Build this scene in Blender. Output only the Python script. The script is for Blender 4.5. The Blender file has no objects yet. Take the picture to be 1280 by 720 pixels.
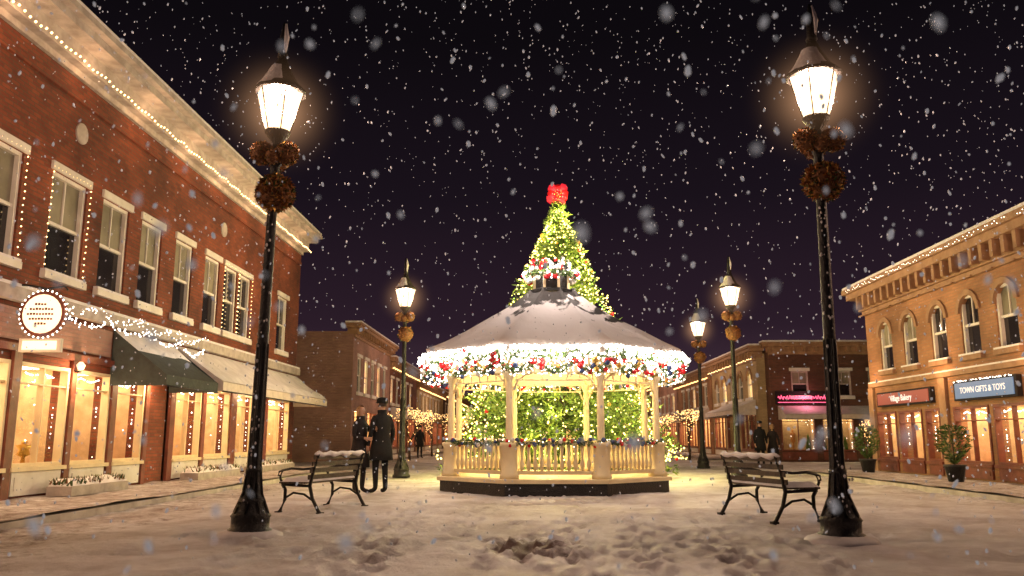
import bpy, bmesh, math, random
from mathutils import Vector, noise, Matrix
R=random.Random(7)
C=bpy.context.scene.collection
# ---------------------------------------------------------------- materials
def new_mat(name):
    m=bpy.data.materials.new(name); m.use_nodes=True
    nt=m.node_tree; return m,nt,nt.nodes['Principled BSDF'],nt.nodes['Material Output']
def pmat(name,c1,c2=None,rough=.7,metal=0,scale=6,bump=0.0,bscale=None,detail=6):
    m,nt,b,o=new_mat(name); N=nt.nodes; L=nt.links
    b.inputs['Roughness'].default_value=rough; b.inputs['Metallic'].default_value=metal
    tc=N.new('ShaderNodeTexCoord')
    n=N.new('ShaderNodeTexNoise'); n.inputs['Scale'].default_value=scale; n.inputs['Detail'].default_value=detail
    L.new(tc.outputs['Object'],n.inputs['Vector'])
    r=N.new('ShaderNodeValToRGB'); r.color_ramp.elements[0].position=.35; r.color_ramp.elements[1].position=.68
    c2=c2 or tuple(x*.7 for x in c1)
    r.color_ramp.elements[0].color=(*c2,1); r.color_ramp.elements[1].color=(*c1,1)
    L.new(n.outputs['Fac'],r.inputs['Fac']); L.new(r.outputs['Color'],b.inputs['Base Color'])
    if bump:
        n2=N.new('ShaderNodeTexNoise'); n2.inputs['Scale'].default_value=bscale or scale*4; n2.inputs['Detail'].default_value=5
        L.new(tc.outputs['Object'],n2.inputs['Vector'])
        bp=N.new('ShaderNodeBump'); bp.inputs['Strength'].default_value=bump; bp.inputs['Distance'].default_value=.03
        L.new(n2.outputs['Fac'],bp.inputs['Height']); L.new(bp.outputs['Normal'],b.inputs['Normal'])
    return m
def emat(name,c,s,sample=False):
    m,nt,b,o=new_mat(name)
    b.inputs['Base Color'].default_value=(*[x*.3 for x in c],1)
    b.inputs['Emission Color'].default_value=(*c,1); b.inputs['Emission Strength'].default_value=s
    if not sample: m.cycles.emission_sampling='NONE'
    return m
def brick(name,c1,c2,mortar,stain=.5,bw=.22,rh=.075):
    m,nt,b,o=new_mat(name); N=nt.nodes; L=nt.links
    tc=N.new('ShaderNodeTexCoord'); s=N.new('ShaderNodeSeparateXYZ'); L.new(tc.outputs['Object'],s.inputs[0])
    a=N.new('ShaderNodeMath'); a.operation='ADD'; L.new(s.outputs[0],a.inputs[0]); L.new(s.outputs[1],a.inputs[1])
    cb=N.new('ShaderNodeCombineXYZ'); L.new(a.outputs[0],cb.inputs[0]); L.new(s.outputs[2],cb.inputs[1])
    br=N.new('ShaderNodeTexBrick'); br.inputs['Scale'].default_value=1; br.inputs['Brick Width'].default_value=bw
    br.inputs['Row Height'].default_value=rh; br.inputs['Mortar Size'].default_value=.009; br.inputs['Mortar Smooth'].default_value=.3
    br.inputs['Color1'].default_value=(*c1,1); br.inputs['Color2'].default_value=(*c2,1); br.inputs['Mortar'].default_value=(*mortar,1)
    L.new(cb.outputs[0],br.inputs['Vector'])
    n=N.new('ShaderNodeTexNoise'); n.inputs['Scale'].default_value=.8; n.inputs['Detail'].default_value=8; L.new(tc.outputs['Object'],n.inputs['Vector'])
    mr=N.new('ShaderNodeMapRange'); mr.inputs[1].default_value=.3; mr.inputs[2].default_value=.7; mr.inputs[3].default_value=1-stain; mr.inputs[4].default_value=1.15
    L.new(n.outputs['Fac'],mr.inputs[0])
    mx=N.new('ShaderNodeMix'); mx.data_type='RGBA'; mx.blend_type='MULTIPLY'; mx.inputs[0].default_value=1
    L.new(br.outputs['Color'],mx.inputs[6]); L.new(mr.outputs[0],mx.inputs[7]); L.new(mx.outputs[2],b.inputs['Base Color'])
    bp=N.new('ShaderNodeBump'); bp.inputs['Strength'].default_value=.8; bp.inputs['Distance'].default_value=.015; bp.invert=True
    L.new(br.outputs['Fac'],bp.inputs['Height']); L.new(bp.outputs['Normal'],b.inputs['Normal'])
    b.inputs['Roughness'].default_value=.85
    return m
def interior_mat(name,ca,cb_,strength,scale=3.0):
    m,nt,b,o=new_mat(name); N=nt.nodes; L=nt.links
    tc=N.new('ShaderNodeTexCoord'); mp=N.new('ShaderNodeMapping'); mp.inputs['Scale'].default_value=(1.3,1.3,1.3)
    L.new(tc.outputs['Object'],mp.inputs[0])
    v=N.new('ShaderNodeTexVoronoi'); v.inputs['Scale'].default_value=scale*2.2
    n=N.new('ShaderNodeTexNoise'); n.inputs['Scale'].default_value=scale*.8; n.inputs['Detail'].default_value=5
    L.new(mp.outputs[0],v.inputs['Vector']); L.new(mp.outputs[0],n.inputs['Vector'])
    r=N.new('ShaderNodeValToRGB'); e=r.color_ramp.elements
    e[0].position=.30; e[0].color=(*ca,1); e[1].position=.60; e[1].color=(*cb_,1)
    k=e.new(.42); k.color=(*[(x*.35+y*.65) for x,y in zip(ca,cb_)],1)
    L.new(n.outputs['Fac'],r.inputs['Fac'])
    mx=N.new('ShaderNodeMix'); mx.data_type='RGBA'; mx.blend_type='MULTIPLY'; mx.inputs[0].default_value=.28
    L.new(r.outputs['Color'],mx.inputs[6]); L.new(v.outputs['Color'],mx.inputs[7])
    L.new(mx.outputs[2],b.inputs['Emission Color']); L.new(mx.outputs[2],b.inputs['Base Color']); b.inputs['Emission Strength'].default_value=strength
    return m
def glass_mat(name,tint=(1,1,1),gl=.06):
    m=bpy.data.materials.new(name); m.use_nodes=True; nt=m.node_tree; N=nt.nodes; L=nt.links; N.clear()
    o=N.new('ShaderNodeOutputMaterial'); t=N.new('ShaderNodeBsdfTransparent'); t.inputs[0].default_value=(*tint,1)
    g=N.new('ShaderNodeBsdfGlossy'); g.inputs['Roughness'].default_value=.05
    x=N.new('ShaderNodeMixShader'); x.inputs[0].default_value=gl
    L.new(t.outputs[0],x.inputs[1]); L.new(g.outputs[0],x.inputs[2]); L.new(x.outputs[0],o.inputs[0]); return m
def lantern_glass():
    m=bpy.data.materials.new('lantern_glass'); m.use_nodes=True; nt=m.node_tree; N=nt.nodes; L=nt.links; N.clear()
    o=N.new('ShaderNodeOutputMaterial'); t=N.new('ShaderNodeBsdfTransparent'); e=N.new('ShaderNodeEmission')
    e.inputs[0].default_value=(1,.66,.36,1); e.inputs[1].default_value=4.5
    x=N.new('ShaderNodeMixShader'); x.inputs[0].default_value=.5
    L.new(t.outputs[0],x.inputs[1]); L.new(e.outputs[0],x.inputs[2]); L.new(x.outputs[0],o.inputs[0]); m.cycles.emission_sampling='NONE'; return m
def halo_mat():  # lamp halo painted as a self-glowing volume; nothing scatters light here
    m=bpy.data.materials.new('lamp_halo_glow'); m.use_nodes=True; nt=m.node_tree; N=nt.nodes; L=nt.links; N.clear()
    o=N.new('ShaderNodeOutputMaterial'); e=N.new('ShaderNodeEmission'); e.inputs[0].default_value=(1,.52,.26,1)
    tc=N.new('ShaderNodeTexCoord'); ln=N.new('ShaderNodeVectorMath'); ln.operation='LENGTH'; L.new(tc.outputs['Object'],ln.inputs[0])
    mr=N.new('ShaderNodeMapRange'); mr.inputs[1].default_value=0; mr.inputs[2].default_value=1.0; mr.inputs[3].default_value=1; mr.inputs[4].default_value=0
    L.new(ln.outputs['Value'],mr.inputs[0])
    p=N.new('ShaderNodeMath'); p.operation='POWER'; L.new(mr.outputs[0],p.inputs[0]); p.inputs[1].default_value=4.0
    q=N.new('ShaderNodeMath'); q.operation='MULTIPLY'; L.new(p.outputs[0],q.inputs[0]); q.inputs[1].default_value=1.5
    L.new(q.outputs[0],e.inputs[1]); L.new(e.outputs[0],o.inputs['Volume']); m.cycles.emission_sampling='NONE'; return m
def snow_mat(name,dirt_shade=(.14,.08,.065)):
    m,nt,b,o=new_mat(name); N=nt.nodes; L=nt.links
    tc=N.new('ShaderNodeTexCoord')
    n=N.new('ShaderNodeTexNoise'); n.inputs['Scale'].default_value=.8; n.inputs['Detail'].default_value=10; n.inputs['Roughness'].default_value=.7
    L.new(tc.outputs['Object'],n.inputs['Vector'])
    r=N.new('ShaderNodeValToRGB'); r.color_ramp.elements[0].position=.38; r.color_ramp.elements[1].position=.6
    r.color_ramp.elements[0].color=(.46,.40,.42,1); r.color_ramp.elements[1].color=(.76,.73,.78,1)
    L.new(n.outputs['Fac'],r.inputs['Fac'])
    at=N.new('ShaderNodeAttribute'); at.attribute_name='slush_shade'
    n3=N.new('ShaderNodeTexNoise'); n3.inputs['Scale'].default_value=5; n3.inputs['Detail'].default_value=9; n3.inputs['Roughness'].default_value=.75; L.new(tc.outputs['Object'],n3.inputs['Vector'])
    ad=N.new('ShaderNodeMath'); ad.operation='MULTIPLY_ADD'; L.new(n3.outputs['Fac'],ad.inputs[0]); ad.inputs[1].default_value=1.6; L.new(at.outputs['Fac'],ad.inputs[2])
    mr=N.new('ShaderNodeMapRange'); mr.inputs[1].default_value=1.02; mr.inputs[2].default_value=1.42; L.new(ad.outputs[0],mr.inputs[0])
    mx=N.new('ShaderNodeMix'); mx.data_type='RGBA'; L.new(mr.outputs[0],mx.inputs[0]); L.new(r.outputs['Color'],mx.inputs[6]); mx.inputs[7].default_value=(*dirt_shade,1)
    L.new(mx.outputs[2],b.inputs['Base Color'])
    n2=N.new('ShaderNodeTexNoise'); n2.inputs['Scale'].default_value=13; n2.inputs['Detail'].default_value=10; n2.inputs['Roughness'].default_value=.75
    L.new(tc.outputs['Object'],n2.inputs['Vector'])
    bp=N.new('ShaderNodeBump'); bp.inputs['Strength'].default_value=.8; bp.inputs['Distance'].default_value=.06
    L.new(n2.outputs['Fac'],bp.inputs['Height']); L.new(bp.outputs['Normal'],b.inputs['Normal'])
    b.inputs['Roughness'].default_value=.55
    return m
M={}
M['brick_red']=brick('brick_red',(.30,.070,.028),(.19,.042,.020),(.15,.075,.045),.6)
M['brick_tan']=brick('brick_tan',(.44,.215,.105),(.35,.165,.08),(.31,.19,.11),.4)
M['brick_pink']=brick('brick_pink',(.44,.25,.20),(.36,.20,.165),(.36,.24,.2),.35)
M['brick_dark']=brick('brick_dark',(.17,.065,.04),(.12,.05,.03),(.12,.075,.06),.4)
M['brick_cream']=brick('brick_cream',(.55,.40,.22),(.48,.34,.18),(.42,.32,.2),.3)
M['brick_greenlit']=brick('brick_greenlit',(.25,.42,.22),(.2,.36,.18),(.25,.32,.2),.3)  # greenish light on this shop front put into the brick colour
M['white']=pmat('white_paint',(.82,.79,.74),(.68,.64,.58),.55,scale=3,bump=.2)
M['cream']=pmat('cream_paint',(.80,.68,.44),(.68,.56,.36),.5,scale=3,bump=.1)
M['redwood']=pmat('red_wood',(.24,.07,.045),(.15,.045,.03),.45,scale=5,bump=.2)
M['stone']=pmat('stone_trim',(.55,.49,.45),(.36,.31,.28),.8,scale=4,bump=.4)
M['tanstone']=pmat('tan_stone',(.40,.24,.14),(.28,.16,.09),.8,scale=4,bump=.4)
M['dark']=pmat('dark_metal',(.022,.02,.022),(.010,.010,.011),.45,metal=.2,scale=9,bump=.6)
M['iron']=pmat('cast_iron',(.03,.026,.025),(.015,.013,.012),.45,metal=.5,scale=14,bump=.4)
M['wood']=pmat('bench_wood',(.09,.06,.04),(.04,.025,.018),.6,scale=10,bump=.4)
M['snow']=snow_mat('snow')
M['walksnow']=snow_mat('walk_snow')
M['capsnow']=pmat('snow_cap',(.84,.81,.84),(.68,.65,.68),.6,scale=3,bump=.5,bscale=14)
M['roof']=pmat('roof_tar',(.06,.05,.05),(.03,.03,.03),.9)
M['glass']=glass_mat('shop_glass')
M['darkglass']=pmat('dark_window_glass',(.03,.03,.035),(.015,.012,.015),.08,scale=1)
M['blind']=pmat('window_blind',(.30,.27,.20),(.16,.14,.10),.7,scale=1.5)
M['litglass']=interior_mat('lit_window',(.35,.16,.04),(1,.68,.32),1.1,1.2)
M['int_warm']=interior_mat('shop_interior_warm',(.30,.11,.03),(1.0,.62,.26),1.9,2.5)
M['int_red']=interior_mat('shop_interior_red',(.40,.07,.03),(1.0,.42,.18),1.8,2.5)
M['int_white']=interior_mat('shop_interior_white',(.45,.23,.09),(1.0,.74,.42),2.0,3)
M['ceil']=emat('shop_ceiling_light',(1,.72,.38),14.0,True)
M['shopwall']=pmat('shop_wall',(.70,.52,.33),(.55,.38,.23),.8)
M['aw_dark']=pmat('awning_canvas_dark',(.045,.06,.058),(.03,.035,.035),.8,bump=.3)
M['aw_tan']=pmat('awning_canvas_tan',(.68,.60,.55),(.55,.47,.43),.8,bump=.3)
M['b_warm']=emat('bulb_warm',(1,.62,.26),6)
M['b_dim']=emat('bulb_amber',(1,.55,.19),5)
M['b_white']=emat('bulb_white',(1,.90,.76),9)
M['b_yel']=emat('bulb_yellow',(1,.84,.20),7)
M['b_grn']=emat('bulb_green',(.45,1,.12),3.5)
M['b_red']=emat('bulb_red',(1,.08,.05),3)
M['neon']=emat('neon_pink',(1,.10,.20),3)
M['signblue']=emat('sign_blue',(.16,.26,.42),.7)
M['signpink']=emat('sign_pink',(.50,.11,.07),.5)
M['letters']=emat('sign_letters',(1,.85,.7),1.2)
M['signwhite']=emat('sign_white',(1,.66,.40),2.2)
M['lglass']=lantern_glass(); M['halo']=halo_mat()
M['g1']=pmat('needles_dark',(.07,.12,.03),(.04,.08,.02),.6)
M['g2']=pmat('needles_mid',(.13,.22,.04),(.09,.16,.03),.6)
M['g3']=pmat('needles_light',(.24,.32,.06),(.16,.24,.04),.6)
M['br1']=pmat('dried_leaf',(.50,.22,.06),(.34,.14,.04),.6)
M['br2']=pmat('dried_leaf_dark',(.24,.10,.035),(.15,.06,.025),.7)
M['red']=pmat('red_ornament',(.68,.02,.03),(.55,.015,.02),.25)
M['blue']=pmat('blue_ornament',(.05,.08,.22),(.03,.05,.15),.25)
M['silver']=pmat('white_ornament',(.75,.72,.7),(.6,.58,.55),.25)
M['gold']=pmat('gold_ornament',(.7,.42,.1),(.6,.36,.08),.3,metal=.6)
M['coat']=pmat('black_coat',(.009,.009,.011),(.005,.005,.006),.9,scale=20,bump=.4)
M['coat2']=pmat('dark_coat',(.020,.013,.015),(.012,.009,.010),.9,scale=20,bump=.4)
M['skin']=pmat('skin',(.55,.33,.23),(.48,.28,.2),.5)
M['hair']=pmat('blond_hair',(.45,.28,.13),(.3,.18,.08),.6,scale=30,bump=.5)
M['hairdk']=pmat('dark_hair',(.05,.03,.02),(.03,.02,.015),.6,scale=30,bump=.5)
M['bark']=pmat('bark',(.10,.07,.05),(.05,.035,.025),.9,bump=.6)
M['star']=emat('red_bow_glow',(1,.03,.05),.75)  # ribbon given a glow of its own, though it is no lamp
M['flake']=emat('snowflake_glow',(.86,.82,.86),.24)  # flakes get a faint glow of their own in place of lamplight
def roof_snow():
    m,nt,b,o=new_mat('snowy_shingles'); N=nt.nodes; L=nt.links
    tc=N.new('ShaderNodeTexCoord'); s=N.new('ShaderNodeSeparateXYZ'); L.new(tc.outputs['Object'],s.inputs[0])
    n=N.new('ShaderNodeTexNoise'); n.inputs['Scale'].default_value=2.2; n.inputs['Detail'].default_value=8; L.new(tc.outputs['Object'],n.inputs['Vector'])
    a=N.new('ShaderNodeMath'); a.operation='MULTIPLY_ADD'; L.new(n.outputs['Fac'],a.inputs[0]); a.inputs[1].default_value=2.6; L.new(s.outputs[2],a.inputs[2])
    mr=N.new('ShaderNodeMapRange'); mr.inputs[1].default_value=5.15; mr.inputs[2].default_value=5.28; L.new(a.outputs[0],mr.inputs[0])
    mx=N.new('ShaderNodeMix'); mx.data_type='RGBA'; L.new(mr.outputs[0],mx.inputs[0]); mx.inputs[6].default_value=(.86,.82,.84,1); mx.inputs[7].default_value=(.03,.025,.025,1)
    L.new(mx.outputs[2],b.inputs['Base Color']); b.inputs['Roughness'].default_value=.7
    bp=N.new('ShaderNodeBump'); bp.inputs['Strength'].default_value=.7; bp.inputs['Distance'].default_value=.08; L.new(n.outputs['Fac'],bp.inputs['Height']); L.new(bp.outputs['Normal'],b.inputs['Normal'])
    return m
M['roofsnow']=roof_snow()
# ---------------------------------------------------------------- mesh builder
class MB:
    def __init__(s): s.v=[];s.f=[];s.mi=[];s.mats=[];s.T=None;s.sm=[]
    def m(s,k):
        if k not in s.mats: s.mats.append(k)
        return s.mats.index(k)
    def add(s,vs,fs,k,smooth=False):
        o=len(s.v); i=s.m(k)
        if s.T is not None: vs=[tuple(s.T@Vector(p)) for p in vs]
        s.v.extend(vs)
        for f in fs: s.f.append([o+j for j in f]); s.mi.append(i); s.sm.append(smooth)
    def box(s,x0,x1,y0,y1,z0,z1,k):
        s.add([(x0,y0,z0),(x1,y0,z0),(x1,y1,z0),(x0,y1,z0),(x0,y0,z1),(x1,y0,z1),(x1,y1,z1),(x0,y1,z1)],
          [(0,3,2,1),(4,5,6,7),(0,1,5,4),(1,2,6,5),(2,3,7,6),(3,0,4,7)],k)
    def quad(s,a,b,c,d,k): s.add([a,b,c,d],[(0,1,2,3)],k)
    def lathe(s,prof,k,cx=0,cy=0,seg=12,rot=0,cap=True,smooth=True,sx=1,sy=1):
        vs=[];fs=[]
        for r,z in prof:
            for i in range(seg):
                a=rot+2*math.pi*i/seg; vs.append((cx+r*math.cos(a)*sx,cy+r*math.sin(a)*sy,z))
        for j in range(len(prof)-1):
            for i in range(seg):
                i2=(i+1)%seg; fs.append((j*seg+i,j*seg+i2,(j+1)*seg+i2,(j+1)*seg+i))
        if cap: fs.append(tuple(range(seg))[::-1]); fs.append(tuple((len(prof)-1)*seg+i for i in range(seg)))
        s.add(vs,fs,k,smooth)
    def tube(s,pts,r,k,seg=6,smooth=True):
        pts=[Vector(p) for p in pts]; n=len(pts); rs=r if isinstance(r,(list,tuple)) else [r]*n
        vs=[];fs=[]; up=Vector((0,0,1))
        for j,p in enumerate(pts):
            d=(pts[min(j+1,n-1)]-pts[max(j-1,0)]); d=d.normalized() if d.length>1e-6 else Vector((0,0,1))
            a=d.cross(up) if abs(d.z)<.95 else d.cross(Vector((0,1,0))); a.normalize(); b=d.cross(a)
            for i in range(seg):
                t=2*math.pi*i/seg; q=p+a*(rs[j]*math.cos(t))+b*(rs[j]*math.sin(t)); vs.append(tuple(q))
        for j in range(n-1):
            for i in range(seg):
                i2=(i+1)%seg; fs.append((j*seg+i,j*seg+i2,(j+1)*seg+i2,(j+1)*seg+i))
        fs.append(tuple(range(seg))[::-1]); fs.append(tuple((n-1)*seg+i for i in range(seg)))
        s.add(vs,fs,k,smooth)
    def ball(s,c,r,k,seg=8,rings=5,sz=1):
        pr=[(max(r*math.sin(math.pi*j/rings),.0008),c[2]-r*sz*math.cos(math.pi*j/rings)) for j in range(rings+1)]
        s.lathe(pr,k,c[0],c[1],seg)
    def bulb(s,c,r,k):
        x,y,z=c; s.add([(x+r,y,z),(x-r,y,z),(x,y+r,z),(x,y-r,z),(x,y,z+r),(x,y,z-r)],
          [(0,2,4),(2,1,4),(1,3,4),(3,0,4),(2,0,5),(1,2,5),(3,1,5),(0,3,5)],k,True)
    def leaf(s,c,l,w,k,d=None):
        d=d or Vector((R.gauss(0,1),R.gauss(0,1),R.gauss(0,1)))
        d=d.normalized(); a=d.cross(Vector((R.gauss(0,1),R.gauss(0,1),R.gauss(0,1)))).normalized()
        c=Vector(c); s.add([tuple(c-a*w),tuple(c+a*w),tuple(c+d*l)],[(0,1,2)],k)
    def build(s,name,parent=None,loc=(0,0,0),rot=(0,0,0),fix=True,bevel=0):
        me=bpy.data.meshes.new(name); me.from_pydata(s.v,[],s.f)
        for k in s.mats: me.materials.append(M[k])
        me.polygons.foreach_set('material_index',s.mi); me.polygons.foreach_set('use_smooth',s.sm)
        if fix:
            b=bmesh.new(); b.from_mesh(me); bmesh.ops.recalc_face_normals(b,faces=b.faces); b.to_mesh(me); b.free()
        me.update()
        o=bpy.data.objects.new(name,me); C.objects.link(o); o.location=loc; o.rotation_euler=rot
        if parent: o.parent=parent
        return o
def empty(name,loc=(0,0,0),rot=(0,0,0)):
    e=bpy.data.objects.new(name,None); C.objects.link(e); e.location=loc; e.rotation_euler=rot; return e
def plight(name,loc,W,col,r=.05,parent=None):
    l=bpy.data.lights.new(name,'POINT'); l.energy=W; l.color=col; l.shadow_soft_size=r
    o=bpy.data.objects.new(name,l); C.objects.link(o); o.location=loc
    if parent: o.parent=parent
    return o
WARM=(1,.64,.43)
# ---------------------------------------------------------------- ground
def make_ground():
    xs=[-300,-120,-60,-30,-16]; x=-11
    while x<11: xs.append(x); x+=.05 if abs(x)<4.2 else .13
    xs+=[11,16,30,60,120,300]
    ys=[-60,-20,-5,0,2]; y=3
    while y<34: ys.append(y); y+=.05+.0065*max(y-6,0)
    ys+=[36,38,40,44,50,60,80,110,160,250,400]
    feet=[]
    rr=random.Random(3)
    for tr in range(16):
        x=rr.uniform(-2.8,2.6); y=rr.uniform(4,8); dx=rr.uniform(-.07,.07); n=rr.randint(8,24); sd=1
        for i in range(n):
            y+=.36; x+=dx+rr.uniform(-.05,.05); sd=-sd; feet.append((x+sd*.1,y,rr.uniform(.5,1.1)))
    for i in range(70): feet.append((rr.gauss(-.1,.3),rr.gauss(9.0,.6),rr.uniform(.7,1.2)))
    for i in range(320): feet.append((rr.uniform(-6,6),rr.uniform(5,30),rr.uniform(.3,1.0)))
    grid={}
    for f in feet: grid.setdefault((int(f[0]//1),int(f[1]//1)),[]).append(f)
    vs=[];sl=[]
    for y in ys:
        for x in xs:
            z=0;s=0
            if -12<x<12 and 2<y<40:
                z=.05*noise.noise(Vector((x*.45,y*.45,0)))+.028*noise.noise(Vector((x*1.8,y*1.8,3)))+.016*noise.noise(Vector((x*5,y*5,5)))
                cx,cy=int(x//1),int(y//1)
                for i in (-1,0,1):
                    for j in (-1,0,1):
                        for f in grid.get((cx+i,cy+j),()):
                            d=((x-f[0])/.075)**2+((y-f[1])/.16)**2
                            if d<5: 
                                z-=.05*f[2]*math.exp(-d); z+=.018*math.exp(-(d-2.2)**2); s+=.20*f[2]*math.exp(-d)
                p=math.exp(-((x+.05)/.40)**2-((y-9.1)/.62)**2); s+=.45*p; z-=.02*p
                p=math.exp(-((x+.1+.15*math.sin(y))/.9)**2)*(1 if y<15 else math.exp(-(y-15)**2)); s+=.10*p; z-=.015*p
                s+=.36*math.exp(-((x+6.0)/1.1)**2)+.28*math.exp(-((x-8.2)/1.0)**2)
                s+=.20*max(0,min(1,(-x-2.5)/3))*max(0,min(1,(11-y)/4))+.14*max(0,min(1,(x-3)/3))*max(0,min(1,(11-y)/4))  # foreground corners darkened like a vignette, painted into the snow colour
            vs.append((x,y,z)); sl.append(min(s,1))
    nx=len(xs); fs=[(j*nx+i,j*nx+i+1,(j+1)*nx+i+1,(j+1)*nx+i) for j in range(len(ys)-1) for i in range(nx-1)]
    me=bpy.data.meshes.new('snowy_ground'); me.from_pydata(vs,[],fs); me.materials.append(M['snow'])
    a=me.attributes.new('slush_shade','FLOAT','POINT'); a.data.foreach_set('value',sl)
    me.polygons.foreach_set('use_smooth',[True]*len(fs)); me.update()
    o=bpy.data.objects.new('snowy_ground',me); C.objects.link(o)
make_ground()
def sidewalk(x0,x1,y0,y1):
    s=MB(); ny=int((y1-y0)/.3)+1; nx=6; vs=[]
    for j in range(ny+1):
        for i in range(nx+1):
            x=x0+(x1-x0)*i/nx; y=y0+(y1-y0)*j/ny
            vs.append((x,y,.12+.03*noise.noise(Vector((x*1.2,y*1.2,9)))))
    fs=[(j*(nx+1)+i,j*(nx+1)+i+1,(j+1)*(nx+1)+i+1,(j+1)*(nx+1)+i) for j in range(ny) for i in range(nx)]
    s.add(vs,fs,'walksnow',True)
    s.box(x0,x1,y0,y1,-.1,.085,'stone')
    o=s.build('sidewalk'); a=o.data.attributes.new('slush_shade','FLOAT','POINT')
    a.data.foreach_set('value',[.40 if v.co.z>.1 else 0 for v in o.data.vertices])
sidewalk(-8.8,-6.4,3,30.3); sidewalk(-8.8,-6.4,37.5,110); sidewalk(8.3,10.9,5,26.5); sidewalk(8.3,11.2,39.5,110)
# ---------------------------------------------------------------- buildings
def FT(side,xf):
    n=1 if side=='L' else -1
    return Matrix(((0,n,0,xf),(1,0,0,0),(0,0,1,0),(0,0,0,1)))
def wall_cells(s,u0,u1,z0,z1,ops,k,th=.3):
    us=sorted(set([u0,u1]+[o[0] for o in ops]+[o[1] for o in ops])); 
    for a,b in zip(us[:-1],us[1:]):
        col=sorted([(o[2],o[3]) for o in ops if o[0]<=a+1e-6 and o[1]>=b-1e-6]); z=z0
        for (c,d) in col:
            if c>z+1e-6: s.box(a,b,-th,0,z,c,k)
            z=d
        if z<z1-1e-6: s.box(a,b,-th,0,z,z1,k)
def sash(w,tr,u0,u1,z0,z1,frame,glass,arch=False,sillk='white',lintel=True):
    t=.07
    w.box(u0,u0+t,-.16,-.04,z0,z1,frame); w.box(u1-t,u1,-.16,-.04,z0,z1,frame)
    w.box(u0+t,u1-t,-.16,-.04,z0,z0+t,frame); w.box(u0+t,u1-t,-.16,-.04,z1-t,z1,frame)
    zm=(z0+z1)/2; w.box(u0+t,u1-t,-.15,-.075,zm-.03,zm+.03,frame)
    w.box((u0+u1)/2-.015,(u0+u1)/2+.015,-.14,-.09,zm+.03,z1-t,frame)
    w.quad((u0,-.13,z0),(u1,-.13,z0),(u1,-.13,zm),(u0,-.13,zm),glass)
    w.quad((u0,-.12,zm),(u1,-.12,zm),(u1,-.12,z1),(u0,-.12,z1),glass if R.random()<.4 else ('blind' if glass=='darkglass' else glass))
    tr.box(u0-.1,u1+.1,-.05,.10,z0-.12,z0-.001,sillk); tr.box(u0-.09,u1+.09,-.04,.09,z0-.001,z0+.045,'capsnow')
    if arch:
        uc=(u0+u1)/2; r=(u1-u0)/2; zs=z1-r; n=10
        for i in range(n):
            a0=math.pi*i/n; a1=math.pi*(i+1)/n
            p0=(uc+r*math.cos(a0),zs+r*math.sin(a0)); p1=(uc+r*math.cos(a1),zs+r*math.sin(a1))
            tr.add([(p0[0],0,p0[1]),(p1[0],0,p1[1]),(p1[0],0,z1+.002),(p0[0],0,z1+.002),(p0[0],-.2,p0[1]),(p1[0],-.2,p1[1])],[(0,1,2,3),(0,4,5,1)],arch)
            R2=r+.13; R1=r-.005
            q=[(uc+R1*math.cos(a0),zs+R1*math.sin(a0)),(uc+R1*math.cos(a1),zs+R1*math.sin(a1)),(uc+R2*math.cos(a1),zs+R2*math.sin(a1)),(uc+R2*math.cos(a0),zs+R2*math.sin(a0))]
            tr.add([(x,.05,z) for x,z in q]+[(x,-.02,z) for x,z in q],[(0,1,2,3),(0,1,5,4),(2,3,7,6),(1,2,6,5),(3,0,4,7)],'tanstone')
    elif lintel: tr.box(u0-.08,u1+.08,-.03,.05,z1+.001,z1+.15,sillk)
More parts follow.
